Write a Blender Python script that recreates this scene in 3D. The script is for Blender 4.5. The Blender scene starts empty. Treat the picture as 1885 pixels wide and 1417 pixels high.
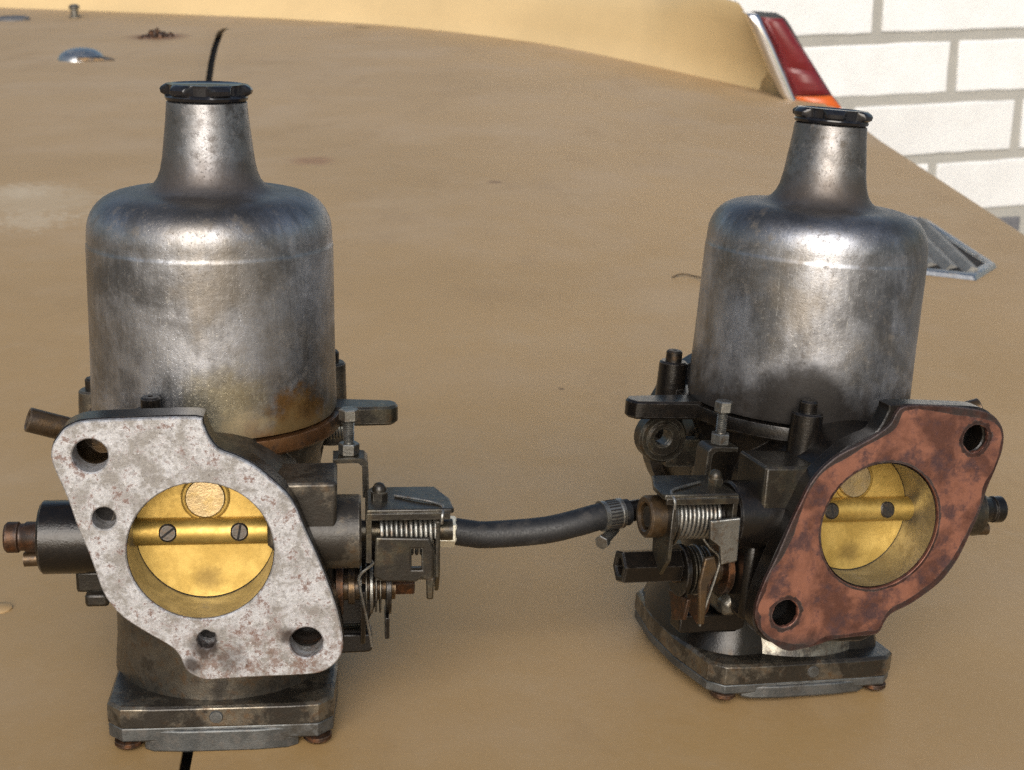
import bpy, bmesh, math, random
from math import sin, cos, tan, pi, radians as R
from mathutils import Vector, Matrix, Euler
random.seed(7)
C = bpy.context.scene.collection
S = 0.01                                   # everything below is written in centimetres

# ------------------------------------------------------------------ camera
cam_d = bpy.data.cameras.new("camera"); cam = bpy.data.objects.new("camera", cam_d); C.objects.link(cam)
cam.location = (0, 0, 23.8*S); cam.rotation_euler = (R(90-19), 0, 0)
cam_d.sensor_width = 36; cam_d.lens = 2800/1885*36
cam_d.clip_start = .01; cam_d.clip_end = 2000
cam_d.dof.use_dof = True; cam_d.dof.focus_distance = .43; cam_d.dof.aperture_fstop = 46
bpy.context.scene.camera = cam
bpy.context.scene.cycles.use_denoising = False; bpy.context.scene.render.filter_size = 1.1

# ------------------------------------------------------------------ sky and sun: overcast, bright behind the camera
SUN_EL, SUN_AZ = 31, 181                    # azimuth clockwise from +Y
w = bpy.data.worlds.new("World"); bpy.context.scene.world = w; w.use_nodes = True
nt = w.node_tree; sky = nt.nodes.new("ShaderNodeTexSky"); sky.sky_type = 'NISHITA'; sky.sun_disc = False
sky.sun_elevation = R(SUN_EL); sky.sun_rotation = R(SUN_AZ); sky.air_density = 1.3; sky.dust_density = 4.0; sky.ozone_density = 1.0
nt.links.new(sky.outputs[0], nt.nodes["Background"].inputs[0]); nt.nodes["Background"].inputs[1].default_value = .06
sd = bpy.data.lights.new("sun", 'SUN'); sun = bpy.data.objects.new("sun", sd); C.objects.link(sun)
sd.energy = 1.5; sd.angle = R(46); sd.color = (1, .995, .99)
to_sun = Vector((sin(R(SUN_AZ))*cos(R(SUN_EL)), cos(R(SUN_AZ))*cos(R(SUN_EL)), sin(R(SUN_EL))))
sun.rotation_euler = to_sun.to_track_quat('Z', 'Y').to_euler(); sun.location = (0, -3, 4)
vs = bpy.context.scene.view_settings
vs.view_transform = 'Standard'; vs.look = 'None'; vs.exposure = 0.93; vs.gamma = 1

# ------------------------------------------------------------------ tags and mesh builder
def tag(o, label=None, cat=None, group=None, kind=None):
    for k, v in (("label", label), ("category", cat), ("group", group), ("kind", kind)):
        if v: o[k] = v
    return o
def empty(name, loc=(0, 0, 0), parent=None):
    o = bpy.data.objects.new(name, None); C.objects.link(o); o.location = loc; o.parent = parent; o.empty_display_size = .02
    return o
def cr(pts, n=4, closed=True):              # Catmull-Rom through 2D points
    out = []; N = len(pts)
    for i in range(N if closed else N-1):
        p = [pts[(i+k-1) % N] if closed else pts[min(max(i+k-1, 0), N-1)] for k in range(4)]
        for s in range(n):
            t = s/n
            out.append(tuple(.5*((2*p[1][d])+(-p[0][d]+p[2][d])*t+(2*p[0][d]-5*p[1][d]+4*p[2][d]-p[3][d])*t*t+(-p[0][d]+3*p[1][d]-3*p[2][d]+p[3][d])*t**3) for d in range(len(p[0]))))
    if not closed: out.append(tuple(pts[-1]))
    return out
def circ(cx, cy, r, n=40, ry=None, jit=0):
    return [(cx+(r+random.uniform(-jit, jit))*cos(2*pi*i/n), cy+((ry or r)+random.uniform(-jit, jit))*sin(2*pi*i/n)) for i in range(n)]
def area(p): return sum(p[i][0]*p[(i+1) % len(p)][1]-p[(i+1) % len(p)][0]*p[i][1] for i in range(len(p)))/2
def inset(poly, d):                         # move a CCW outline inwards by d
    n = len(poly); out = []
    for i in range(n):
        a, b, c = Vector(poly[i-1]), Vector(poly[i]), Vector(poly[(i+1) % n])
        e1 = (b-a); e2 = (c-b)
        if e1.length < 1e-9 or e2.length < 1e-9: out.append(tuple(b)); continue
        n1 = Vector((-e1.y, e1.x)).normalized(); n2 = Vector((-e2.y, e2.x)).normalized()
        m = n1+n2
        if m.length < 1e-6: m = n1
        m.normalize(); k = max(m.dot(n1), .5)
        out.append(tuple(b+m*(d/k)))
    return out
AX = {'x': ((0, 1, 0), (0, 0, 1), (1, 0, 0)), 'y': ((1, 0, 0), (0, 0, 1), (0, -1, 0)), 'z': ((1, 0, 0), (0, 1, 0), (0, 0, 1))}
def frame(d):
    d = Vector(d).normalized(); u = d.orthogonal().normalized(); return u, d.cross(u), d
class MB:
    def __init__(s): s.v = []; s.f = []
    def add(s, vs, fs):
        o = len(s.v); s.v += [tuple(v) for v in vs]; s.f += [tuple(i+o for i in f) for f in fs]; return s
    def rings(s, rings, cap0=True, cap1=True):
        n = len(rings[0]); vs = [p for r in rings for p in r]; fs = []
        for k in range(len(rings)-1):
            for i in range(n):
                j = (i+1) % n; fs.append((k*n+i, k*n+j, (k+1)*n+j, (k+1)*n+i))
        if cap0: fs.append(tuple(range(n))[::-1])
        if cap1: fs.append(tuple(range((len(rings)-1)*n, len(rings)*n)))
        return s.add(vs, fs)
    def lathe(s, prof, c, d=(0, 0, 1), n=48, cap0=True, cap1=True, rot=0):   # prof = (radius, along)
        u, v, d = frame(d) if tuple(d) != (0, 0, 1) else (Vector((1, 0, 0)), Vector((0, 1, 0)), Vector((0, 0, 1)))
        c = Vector(c)
        return s.rings([[c+d*h+(u*cos(2*pi*i/n+rot)+v*sin(2*pi*i/n+rot))*r for i in range(n)] for r, h in prof], cap0, cap1)
    def cyl(s, p0, p1, r, n=24, r1=None, ch=0, rot=0):
        p0, p1 = Vector(p0), Vector(p1); L = (p1-p0).length; r1 = r if r1 is None else r1
        prof = [(r, 0), (r1, L)] if not ch else [(r-ch, 0), (r, ch), (r1, L-ch), (r1-ch, L)]
        return s.lathe(prof, p0, p1-p0, n, rot=rot)
    def pipe(s, p0, p1, r, ri, n=24, ch=.03):   # a tube with a visible bore at p1
        p0, p1 = Vector(p0), Vector(p1); L = (p1-p0).length
        return s.lathe([(r, 0), (r, L-ch), (r-ch, L), (ri+ch, L), (ri, L-ch), (ri, max(L-1.2, L*.3))], p0, p1-p0, n)
    def tube(s, pts, r, n=10):
        pts = [Vector(p) for p in pts]; rings = []; u = None
        for i, p in enumerate(pts):
            d = (pts[min(i+1, len(pts)-1)]-pts[max(i-1, 0)]).normalized()
            u = d.orthogonal().normalized() if u is None else (u-d*u.dot(d)).normalized()
            v = d.cross(u); rr = r[i] if isinstance(r, (list, tuple)) else r
            rings.append([p+(u*cos(2*pi*k/n)+v*sin(2*pi*k/n))*rr for k in range(n)])
        return s.rings(rings)
    def box(s, lo, hi, M=None):
        vs = [Vector((x, y, z)) for x in (lo[0], hi[0]) for y in (lo[1], hi[1]) for z in (lo[2], hi[2])]
        if M: vs = [M @ v for v in vs]
        return s.add(vs, [(0, 1, 3, 2), (4, 6, 7, 5), (0, 4, 5, 1), (2, 3, 7, 6), (0, 2, 6, 4), (1, 5, 7, 3)])
    def prism(s, poly, a0, a1, axis='z', holes=(), bev=0.0, bevb=0.0):
        """polygon (CCW) extruded from a0 to a1 along an axis; a1 is the bevelled front"""
        u, v, d = (Vector(q) for q in AX[axis])
        P = lambda p, a: u*p[0]+v*p[1]+d*a
        loops = [list(poly) if area(poly) > 0 else list(poly)[::-1]]+[list(h)[::-1] if area(h) > 0 else list(h) for h in holes]
        top, bot = [], []
        for L in loops:
            t = inset(L, bev) if bev else L
            b = inset(L, bevb) if bevb else L
            rr = [[P(p, a0) for p in b]]
            if bevb: rr.append([P(p, a0+bevb*(1 if a1 > a0 else -1)) for p in L])
            if bev: rr.append([P(p, a1-bev*(1 if a1 > a0 else -1)) for p in L])
            rr.append([P(p, a1) for p in t])
            s.rings(rr, False, False); top.append([P(p, a1) for p in t]); bot.append([P(p, a0) for p in b])
        for cap in (top, bot):
            bm = bmesh.new(); ed = []
            for L in cap:
                vv = [bm.verts.new(p) for p in L]; ed += [bm.edges.new((vv[i], vv[(i+1) % len(vv)])) for i in range(len(vv))]
            bmesh.ops.triangle_fill(bm, use_beauty=True, use_dissolve=False, edges=ed, normal=d)
            bm.verts.index_update()
            s.add([p.co.copy() for p in bm.verts], [[q.index for q in f.verts] for f in bm.faces]); bm.free()
        return s
    def build(s, name, mat, parent=None, mirror=1, bevel=0, smooth=35, kind=None, label=None, weld=True):
        me = bpy.data.meshes.new(name)
        me.from_pydata([(x*S*mirror, y*S, z*S) for x, y, z in s.v], [], s.f)
        bm = bmesh.new(); bm.from_mesh(me)
        if weld: bmesh.ops.remove_doubles(bm, verts=bm.verts, dist=1e-6)
        bmesh.ops.recalc_face_normals(bm, faces=bm.faces); bm.to_mesh(me); bm.free()
        me.materials.append(mat); me.shade_smooth(); me.set_sharp_from_angle(angle=R(smooth))
        o = bpy.data.objects.new(name, me); C.objects.link(o); o.parent = parent
        if bevel:
            b = o.modifiers.new("edge", 'BEVEL'); b.width = bevel*S; b.segments = 2; b.limit_method = 'ANGLE'; b.angle_limit = R(40); b.harden_normals = False
        return tag(o, label, kind=kind)
def coil(x0, x1, cy, cz, r, turns, wire, nseg=14, axis='x'):
    m = MB(); pts = []
    for i in range(int(turns*nseg)+1):
        a = 2*pi*i/nseg; pts.append((x0+(x1-x0)*i/(turns*nseg), cy+r*cos(a), cz+r*sin(a)))
    return m.tube(pts, wire, 6)

# ------------------------------------------------------------------ procedural materials (object space, centimetres)
class NT:
    def __init__(s, name, seed=0):
        s.m = bpy.data.materials.new(name); s.m.use_nodes = True; s.t = s.m.node_tree
        s.b = s.t.nodes["Principled BSDF"]; s.seed = seed
        tc = s.n("ShaderNodeTexCoord"); mp = s.n("ShaderNodeMapping"); s.l(tc.outputs["Object"], mp.inputs[0])
        mp.inputs["Scale"].default_value = (100, 100, 100); mp.inputs["Location"].default_value = (seed*13.7, seed*7.1, seed*3.3) if seed else (0, 0, 0)
        s.co = mp.outputs[0]
        m2 = s.n("ShaderNodeMapping"); s.l(tc.outputs["Object"], m2.inputs[0]); m2.inputs["Scale"].default_value = (100, 100, 100); s.raw = m2.outputs[0]
    def n(s, t): return s.t.nodes.new(t)
    def l(s, a, b): s.t.links.new(a, b)
    def put(s, inp, v):
        if isinstance(v, (int, float)): inp.default_value = v
        elif isinstance(v, (tuple, list)): inp.default_value = tuple(v)+((1,) if len(v) == 3 and len(inp.default_value) == 4 else ())
        else: s.l(v, inp)
    def scale(s, sc, co=None):
        m = s.n("ShaderNodeMapping"); s.l(co or s.co, m.inputs[0]); m.inputs["Scale"].default_value = sc; return m.outputs[0]
    def noise(s, scale, detail=5, rough=.6, stretch=None, dist=0, co=None):
        t = s.n("ShaderNodeTexNoise"); s.l(s.scale(stretch, co) if stretch else (co or s.co), t.inputs["Vector"])
        t.inputs["Scale"].default_value = scale; t.inputs["Detail"].default_value = detail; t.inputs["Roughness"].default_value = rough; t.inputs["Distortion"].default_value = dist
        return t.outputs[0]
    def vor(s, scale, co=None, feature='F1'):
        t = s.n("ShaderNodeTexVoronoi"); t.feature = feature; s.l(co or s.co, t.inputs["Vector"]); t.inputs["Scale"].default_value = scale; return t.outputs["Distance"]
    def ramp(s, x, a, b, lo=0., hi=1.):
        t = s.n("ShaderNodeMapRange"); t.interpolation_type = 'SMOOTHSTEP'; s.put(t.inputs[0], x)
        for i, v in enumerate((a, b, lo, hi)): t.inputs[i+1].default_value = v
        return t.outputs[0]
    def math(s, op, a, b=0., c=0.):
        t = s.n("ShaderNodeMath"); t.operation = op
        for i, v in enumerate((a, b, c)): s.put(t.inputs[i], v)
        return t.outputs[0]
    def mul(s, a, b): return s.math('MULTIPLY', a, b)
    def mix(s, f, a, b):
        t = s.n("ShaderNodeMix"); t.data_type = 'RGBA'; s.put(t.inputs[0], f); s.put(t.inputs[6], a); s.put(t.inputs[7], b); return t.outputs[2]
    def mixf(s, f, a, b):
        t = s.n("ShaderNodeMix"); t.data_type = 'FLOAT'; s.put(t.inputs[0], f); s.put(t.inputs[2], a); s.put(t.inputs[3], b); return t.outputs[0]
    def xyz(s, co=None):
        t = s.n("ShaderNodeSeparateXYZ"); s.l(co or s.raw, t.inputs[0]); return t.outputs
    def ball(s, c, r, soft, wob=.6, freq=1.2):   # a round stain with an uneven rim
        t = s.n("ShaderNodeVectorMath"); t.operation = 'DISTANCE'; s.l(s.raw, t.inputs[0]); t.inputs[1].default_value = c
        d = s.math('ADD', t.outputs["Value"], s.mul(s.math('SUBTRACT', s.noise(freq, 6, .65), .5), wob*r*2)); return s.ramp(d, r+soft, r-soft)
    def bump(s, h, strength, dist=.02):
        t = s.n("ShaderNodeBump"); t.inputs["Strength"].default_value = strength; t.inputs["Distance"].default_value = dist*S; s.l(h, t.inputs["Height"]); s.l(t.outputs[0], s.b.inputs["Normal"]); return s
    def out(s, col, metal=0, rough=.5, spec=None):
        s.put(s.b.inputs["Base Color"], col); s.put(s.b.inputs["Metallic"], metal); s.put(s.b.inputs["Roughness"], rough)
        if spec is not None: s.b.inputs["Specular IOR Level"].default_value = spec
        return s.m
def simple(name, col, metal=0, rough=.5, var=.25, scale=2.5, bump=.15, dirt=(.02, .016, .012), dirtiness=.3, seed=1):
    t = NT(name, seed); n = t.noise(scale, 6, .65); fine = t.noise(scale*9, 3, .6)
    c = t.mix(t.ramp(n, .3, .7), tuple(x*(1-var) for x in col), tuple(min(1, x*(1+var)) for x in col))
    d = t.mul(t.ramp(t.noise(scale*.8, 7, .7), .62-.35*dirtiness, .78-.3*dirtiness), min(1, .5+dirtiness))
    c = t.mix(d, c, dirt); t.bump(t.math('ADD', n, t.mul(fine, .5)), bump)
    return t.out(c, t.mixf(d, metal, metal*.3), t.mixf(d, t.ramp(fine, .3, .7, rough*.85, min(1, rough*1.2)), min(1, rough+.12)))

def chamber_material(name, seed, right):
    t = NT(name, seed); x, y, z = t.xyz()
    big = t.noise(.42, 6, .62, dist=.6); mid = t.noise(1.5, 7, .68); fine = t.noise(9, 5, .7); streak = t.noise(2.2, 6, .7, stretch=(2.6, 2.6, .35))
    mixn = t.math('ADD', t.mul(big, .72), t.math('ADD', t.mul(mid, .20), t.mul(streak, .16)))
    c = t.mix(t.ramp(mixn, .42, .68), (.155, .157, .165), (.43, .445, .485))
    c = t.mix(t.mul(t.ramp(streak, .58, .74), .2), c, (.57, .575, .59))
    grime = t.mul(t.ramp(t.noise(1.7, 10, .78), .54, .64), .62)
    c = t.mix(grime, c, (.075, .062, .05))
    spots = t.ramp(t.noise(5.5, 4, .75), .67, .73); c = t.mix(t.mul(spots, .8), c, (.05, .04, .032))
    pale = t.ramp(t.noise(6, 8, .85), .57, .66); c = t.mix(t.mul(pale, .6), c, (.62, .61, .58))
    for k_, (ang_, th_) in enumerate(((.25, .66), (-.5, .67), (1.2, .68))):       # fine scratches in three directions
        mp_ = t.n("ShaderNodeMapping"); t.l(t.co, mp_.inputs[0]); mp_.inputs["Rotation"].default_value = (ang_, ang_*.8+k_, ang_*1.7); mp_.inputs["Scale"].default_value = (14, 14, 1.1)
        sc_ = t.ramp(t.noise(1.0, 3, .6, co=mp_.outputs[0]), th_, th_+.05); c = t.mix(t.mul(sc_, .5), c, (.56, .56, .55) if k_ != 1 else (.10, .095, .09))
    nk = t.mul(t.ramp(z, 15.8, 16.4), .85); c = t.mix(t.mul(nk, t.ramp(t.noise(3, 7, .75), .36, .56)), c, (.58, .60, .64))  # cleaner neck; the broad light on it is also put into this paler colour
    pit = t.ramp(t.noise(15, 3, .7), .60, .68); c = t.mix(t.mul(pit, .45), c, (.09, .08, .07))
    warm = t.mul(t.ramp(t.noise(.33, 5, .6), .46, .62), .5); c = t.mix(warm, c, (.22, .19, .15))
    sh_ = t.mul(t.ramp(t.math('ADD', z, t.mul(mid, .9)), 14.75, 15.5), .6); c = t.mix(sh_, c, (.085, .072, .062))  # shoulder darkened: brown grime, and reflection of a dark overhead put into the colour
    # darker brown band in the corner between shoulder and neck
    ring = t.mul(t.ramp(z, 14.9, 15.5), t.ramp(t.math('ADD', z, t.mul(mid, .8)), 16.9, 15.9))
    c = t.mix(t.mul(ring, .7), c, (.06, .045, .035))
    zz = t.math('ADD', z, t.mul(t.math('SUBTRACT', t.noise(.8, 6, .65), .5), 3.2))
    if right:
        oil = t.mul(t.ramp(zz, 10.6, 9.3), .92); c = t.mix(oil, c, (.018, .014, .011))
        stain = t.mul(t.ball((-1.6, -3.2, 9.2), 1.5, .5, .4), .95); c = t.mix(stain, c, (.012, .010, .009)); oil = t.math('MAXIMUM', oil, stain)
    else:
        am = t.mul(t.ball((2.6, -2.6, 8.85), 1.15, .35, 1.0, 1.8), .92); c = t.mix(am, c, (.26, .14, .04))
        oil = t.mul(t.ramp(zz, 9.7, 8.7), .75); c = t.mix(oil, c, (.12, .085, .035))
        st = t.mul(t.ball((1.0, -3.3, 8.75), .75, .3, .8, 2), .75); c = t.mix(st, c, (.17, .075, .02))
        cr_ = t.mul(t.ball((.6, -3.4, 9.6), 1.0, .6, .8, 1.6), .6); c = t.mix(cr_, c, (.46, .40, .25)); oil = t.math('MAXIMUM', oil, st)
    dirt = t.math('MAXIMUM', t.math('MAXIMUM', grime, oil), t.mul(ring, .6))  # grime and oil, plus the dark band at the neck corner
    t.bump(t.math('ADD', t.math('ADD', t.mul(fine, .6), t.mul(mid, .7)), t.math('SUBTRACT', t.mul(spots, -.5), t.mul(pit, .5))), .30, .03)
    return t.out(c, t.mixf(dirt, .92, .35), t.math('ADD', t.mixf(dirt, .385, .52), t.mul(t.math('SUBTRACT', fine, .5), .25)))

def flange_material():
    t = NT("oxidised aluminium face", 3); m = t.noise(1.6, 8, .72); f = t.noise(6, 6, .7); g = t.noise(14, 4, .7)
    c = t.mix(t.ramp(m, .40, .56), (.26, .25, .24), (.50, .51, .535))
    c = t.mix(t.mul(t.ramp(f, .48, .62), .6), c, (.16, .145, .135))
    c = t.mix(t.mul(t.ramp(t.noise(3.2, 9, .8), .53, .61), .8), c, (.13, .058, .036))
    c = t.mix(t.mul(t.ramp(g, .58, .66), .8), c, (.06, .038, .03))
    k = t.math('MAXIMUM', t.ball((.05, -5.8, 3.75), .36, .16, .7, 3), t.ball((-.35, -5.8, 3.2), .22, .14, 1, 3)); k = t.math('MAXIMUM', k, t.ball((2.25, -5.8, 4.0), .22, .12, 1, 3))
    k = t.math('MAXIMUM', k, t.mul(t.ball((.7, -5.8, 3.35), .4, .2, 1.2, 3), .55))
    zf = t.xyz()[2]; low = t.mul(t.ramp(zf, 5.2, 3.0), t.ramp(t.noise(2.6, 9, .8), .47, .58)); c = t.mix(t.mul(low, .75), c, (.15, .085, .06)); pw = t.mul(t.ramp(t.noise(5, 8, .8), .56, .64), .7); c = t.mix(pw, c, (.60, .61, .63)); c = t.mix(t.mul(k, .9), c, (.035, .024, .02))
    t.bump(t.math('ADD', f, t.mul(g, .6)), .35, .03)
    return t.out(c, t.mixf(t.ramp(f, .45, .6), .55, .2), t.ramp(g, .3, .7, .42, .62))
def gasket_material():
    t = NT("red copper coloured gasket", 5); m = t.noise(.75, 6, .62, dist=.4); f = t.noise(3.2, 7, .7); g = t.noise(16, 3, .7)
    c = t.mix(t.ramp(m, .38, .62), (.10, .042, .03), (.262, .113, .074))
    c = t.mix(t.mul(t.ramp(f, .52, .68), .65), c, (.085, .038, .038))
    c = t.mix(t.mul(t.ramp(t.noise(1.3, 7, .68), .50, .66), .85), c, (.062, .036, .040))
    k = t.math('MAXIMUM', t.ball((2.78, -5.9, 3.84), .62, .16, .25, 3), t.ball((-2.8, -5.9, 9.1), .55, .16, .3, 3))
    c = t.mix(t.mul(k, .55), c, (.04, .022, .02))
    x, y, z = t.xyz(); edge = t.mul(t.ramp(t.math('ADD', z, t.mul(f, .9)), 3.75, 3.2), .75); c = t.mix(edge, c, (.045, .035, .035))
    c = t.mix(t.mul(t.ramp(g, .6, .75), .3), c, (.38, .19, .145))
    t.bump(t.math('ADD', f, t.mul(g, .5)), .18, .02)
    return t.out(c, .45, t.ramp(f, .3, .7, .36, .55))
def cast_material(name, seed, light, dark, amount, rough=.42, brown=(.10, .06, .03), wear=.55):
    t = NT(name, seed); m = t.noise(.9, 7, .68, dist=.4); f = t.noise(4, 6, .7); g = t.noise(18, 3, .6)
    c = t.mix(t.ramp(m, .35, .65), tuple(q*.6 for q in light), light)
    c = t.mix(t.mul(t.ramp(f, .48, .66), .65), c, brown)
    d = t.ramp(t.noise(.7, 8, .7), .66-.4*amount, .80-.4*amount); c = t.mix(t.mul(d, .92), c, dark)
    bv = t.n("ShaderNodeBevel"); bv.samples = 4; bv.inputs["Radius"].default_value = .055*S
    ge = t.n("ShaderNodeNewGeometry"); dt = t.n("ShaderNodeVectorMath"); dt.operation = 'DOT_PRODUCT'; t.l(bv.outputs[0], dt.inputs[0]); t.l(ge.outputs["Normal"], dt.inputs[1])
    ed = t.mul(t.mul(t.ramp(dt.outputs["Value"], .985, .90), t.ramp(t.noise(3, 6, .75), .40, .58)), wear)   # edges rubbed bare
    c = t.mix(ed, c, tuple(min(.62, q*1.6+.12) for q in light)); d = t.mul(d, t.math('SUBTRACT', 1.0, ed))
    t.bump(t.math('ADD', t.mul(m, 1.2), t.math('ADD', f, t.mul(g, .7))), .30, .03)
    return t.out(c, t.mixf(d, .85, .25), t.math('ADD', t.mixf(d, rough, rough-.04), t.mul(t.math('SUBTRACT', f, .5), .3)))
def brass_material():
    t = NT("yellow brass", 2); m = t.noise(1.4, 6, .6); f = t.noise(7, 5, .65)
    c = t.mix(t.ramp(m, .35, .65), (.40, .268, .07), (.52, .36, .105))
    c = t.mix(t.mul(t.ball((.05, -4.2, 5.05), .32, .22, .8, 3), .55), c, (.10, .06, .02))
    c = t.mix(t.mul(t.ramp(f, .6, .75), .3), c, (.22, .13, .04)); t.bump(f, .10, .02)
    return t.out(c, .8, t.ramp(f, .3, .7, .42, .56))
def deck_material():
    t = NT("dusty tan car paint", 0); m = t.noise(.022, 6, .6); d = t.noise(.5, 7, .7); g = t.noise(9, 3, .75); x, y, z = t.xyz()
    c = t.mix(t.ramp(m, .35, .65), (.350, .222, .092), (.400, .258, .114))
    dust_sheen = t.math('ADD', t.mul(t.ramp(t.noise(.06, 8, .7), .40, .70), .55), t.mul(t.ramp(y, 40, 200), .5))  # random dust, plus far-end greying: grazing sky reflection put into the colour
    c = t.mix(t.mul(dust_sheen, .75), c, (.42, .318, .212))
    g2 = t.noise(2.6, 4, .75); gg = t.math('ADD', t.mul(g, .5), t.mul(g2, .5)); c = t.mix(t.mul(t.ramp(gg, .48, .66), .11), c, (.46, .37, .25)); c = t.mix(t.mul(t.ramp(gg, .48, .34), .11), c, (.20, .125, .06))
    wear = t.mul(t.ramp(t.noise(.11, 9, .75), .50, .68), .2); c = t.mix(wear, c, (.43, .33, .21)); rub = t.mul(t.ramp(t.noise(.16, 8, .75, stretch=(1, .45, 1)), .52, .66), .17); c = t.mix(rub, c, (.235, .15, .075))
    specks = t.ramp(t.noise(1.7, 4, .8), .72, .76); c = t.mix(t.mul(specks, .5), c, (.12, .075, .04))
    for cc, r, so, wob, fr, k, col in DECK_STAINS:
        c = t.mix(t.mul(t.ball(cc, r, so, wob, fr), k), c, col)
    t.bump(t.math('ADD', g, d), .05, .03)
    return t.out(c, 0, t.math('ADD', t.mixf(dust_sheen, .46, .68), t.mul(t.math('SUBTRACT', d, .5), .15)), .28)
# stains lying on the paint: centre, radius, softness, wobble, frequency, strength, colour
DECK_STAINS = [((-55.5, 243, -1.9), 4.2, 2.2, .5, .35, .85, (.16, .07, .03)), ((-55.0, 246, -1.9), 1.6, 1, .8, .9, .8, (.35, .25, .2)),
    ((-38.5, 121, -1.9), 5.0, 4.0, 1.3, .8, .42, (.54, .45, .32)), ((-41.0, 125, -1.9), 2.6, 2.0, 2.2, 1.3, .45, (.58, .49, .36)), ((-36.5, 114, -1.9), 2.6, 1.8, 2.5, 1.6, .4, (.58, .49, .36)),
    ((-18.3, 138.7, -1.9), 1.8, 1.2, 1.0, .9, .5, (.23, .10, .055)), ((2.6, 76, -2.5), .18, .1, .4, 3, .8, (.1, .06, .03)),
    ((-1.5, 130, -2.5), .6, .3, 1, 2, .6, (.14, .08, .05)), ((-14.3, 42.2, 0), .10, .04, .5, 6, .8, (.2, .06, .03))]

M = {}
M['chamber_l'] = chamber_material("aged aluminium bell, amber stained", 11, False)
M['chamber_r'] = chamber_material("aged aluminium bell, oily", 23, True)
M['burnt'] = cast_material('soot black gasket rim', 40, (.075, .040, .034), (.022, .016, .015), .55, .55, (.11, .05, .038)); M['flange'] = flange_material(); M['gasket'] = gasket_material(); M['brass'] = brass_material()
M['cast'] = cast_material("oily die cast alloy", 4, (.165, .145, .115), (.011, .009, .007), .58)
M['cast_dark'] = cast_material("black oily alloy", 6, (.04, .033, .026), (.006, .005, .0045), .95, .27)
M['bowl_l'] = cast_material("smoky alloy bowl", 8, (.13, .118, .098), (.016, .013, .010), .55, .36)
M['bowl_r'] = cast_material("oil washed bare alloy", 9, (.26, .245, .205), (.022, .018, .014), .50, .36)
M['base'] = cast_material("brown varnished alloy", 14, (.22, .195, .155), (.011, .009, .007), .66, .32, (.15, .085, .04))
M['cover'] = cast_material("dull grey alloy cover", 15, (.15, .158, .16), (.03, .026, .02), .42, .5, (.16, .15, .14))
M['steel'] = cast_material("greasy plated steel", 16, (.10, .09, .066), (.011, .009, .007), .68, .32)
M['steel_clean'] = cast_material("dull zinc plated steel", 17, (.24, .24, .225), (.06, .05, .035), .22, .34)
M['nickel'] = simple("pale flaking union nut", (.66, .63, .52), .25, .42, .12, 5, .2, (.30, .24, .12), .3, 18)
M['rusty'] = cast_material("rust brown steel", 19, (.085, .047, .028), (.018, .011, .008), .5, .48, (.20, .08, .03))
M['rust_ring'] = cast_material("amber varnish on joint ring", 20, (.20, .095, .04), (.016, .010, .006), .6, .40, (.14, .06, .02))
M['bore'] = cast_material("machined bore wall", 21, (.37, .365, .345), (.10, .085, .06), .16, .38, (.24, .22, .175))
M['pipe'] = cast_material("tarnished brass pipe", 22, (.13, .085, .045), (.03, .02, .012), .6, .38, (.10, .058, .025))
M['plastic'] = simple("black hard plastic", (.010, .010, .012), 0, .17, .3, 4, .05, (.05, .045, .04), .1)
M['rubber'] = simple("black rubber hose", (.008, .0085, .010), 0, .55, .3, 2, .15, (.035, .032, .03), .3)
M['black'] = simple("black hollow", (.006, .005, .005), 0, .8, .1, 2, .05, (.01, .008, .006), .3)
M['poppet'] = cast_material("worn valve disc", 25, (.50, .38, .21), (.2, .15, .07), .1, .36, (.42, .30, .12))
M['screw'] = cast_material("grey steel screw", 26, (.055, .049, .043), (.05, .04, .03), .25, .4)
M['deck'] = deck_material()
M['yellow'] = simple("yellow ochre car paint", (.55, .41, .215), 0, .33, .06, .05, .03, (.42, .27, .10), .02)
M['chrome'] = simple("chrome", (.80, .80, .82), 1, .12, .04, .5, .02, (.4, .38, .35), .05)
M['chrome_dull'] = simple("pitted chrome", (.50, .50, .49), 1, .36, .10, .8, .06, (.22, .17, .12), .25)
M['grey_metal'] = simple("weathered grey metal", (.22, .215, .20), .5, .5, .2, .7, .08, (.1, .08, .06), .3)
M['rubber_grey'] = simple("grey rubber", (.10, .10, .105), 0, .6, .15, .5, .08, (.2, .16, .1), .3)
M['lens'] = simple("red lamp lens", (.13, .008, .011), 0, .38, .12, .12, .02, (.25, .01, .01), .05); M['amber'] = simple("amber lamp lens", (.50, .09, .008), 0, .33, .10, .2, .02, (.6, .12, .01), .05)
for q in ('lens', 'amber'):
    M[q].node_tree.nodes["Principled BSDF"].inputs["Coat Weight"].default_value = .08
M['seal'] = simple("perished rubber seal", (.03, .028, .026), 0, .6, .2, .5, .08, (.07, .06, .05), .3)
M['under'] = simple("bare dark inner panel", (.02, .016, .012), 0, .8, .2, .3, .05, (.01, .01, .01), .3)
def brick_material(name, col, seed):
    t = NT(name, seed); n = t.noise(.12, 6, .6); f = t.noise(1.2, 6, .7)
    c = t.mix(t.ramp(n, .35, .65), tuple(q*.93 for q in col), col); c = t.mix(t.mul(t.ramp(f, .60, .72), .4), c, tuple(q*.6 for q in col)); c = t.mix(t.mul(t.ramp(t.noise(.05, 7, .7), .5, .7), .35), c, tuple(q*.72 for q in col))
    t.bump(t.math('ADD', f, n), .5, .3); return t.out(c, 0, .75)
M['brick'] = brick_material("white sand lime brick", (.70, .70, .69), 31); M['brick_b'] = brick_material("white sand lime brick, greyer", (.64, .64, .63), 37)
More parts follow.
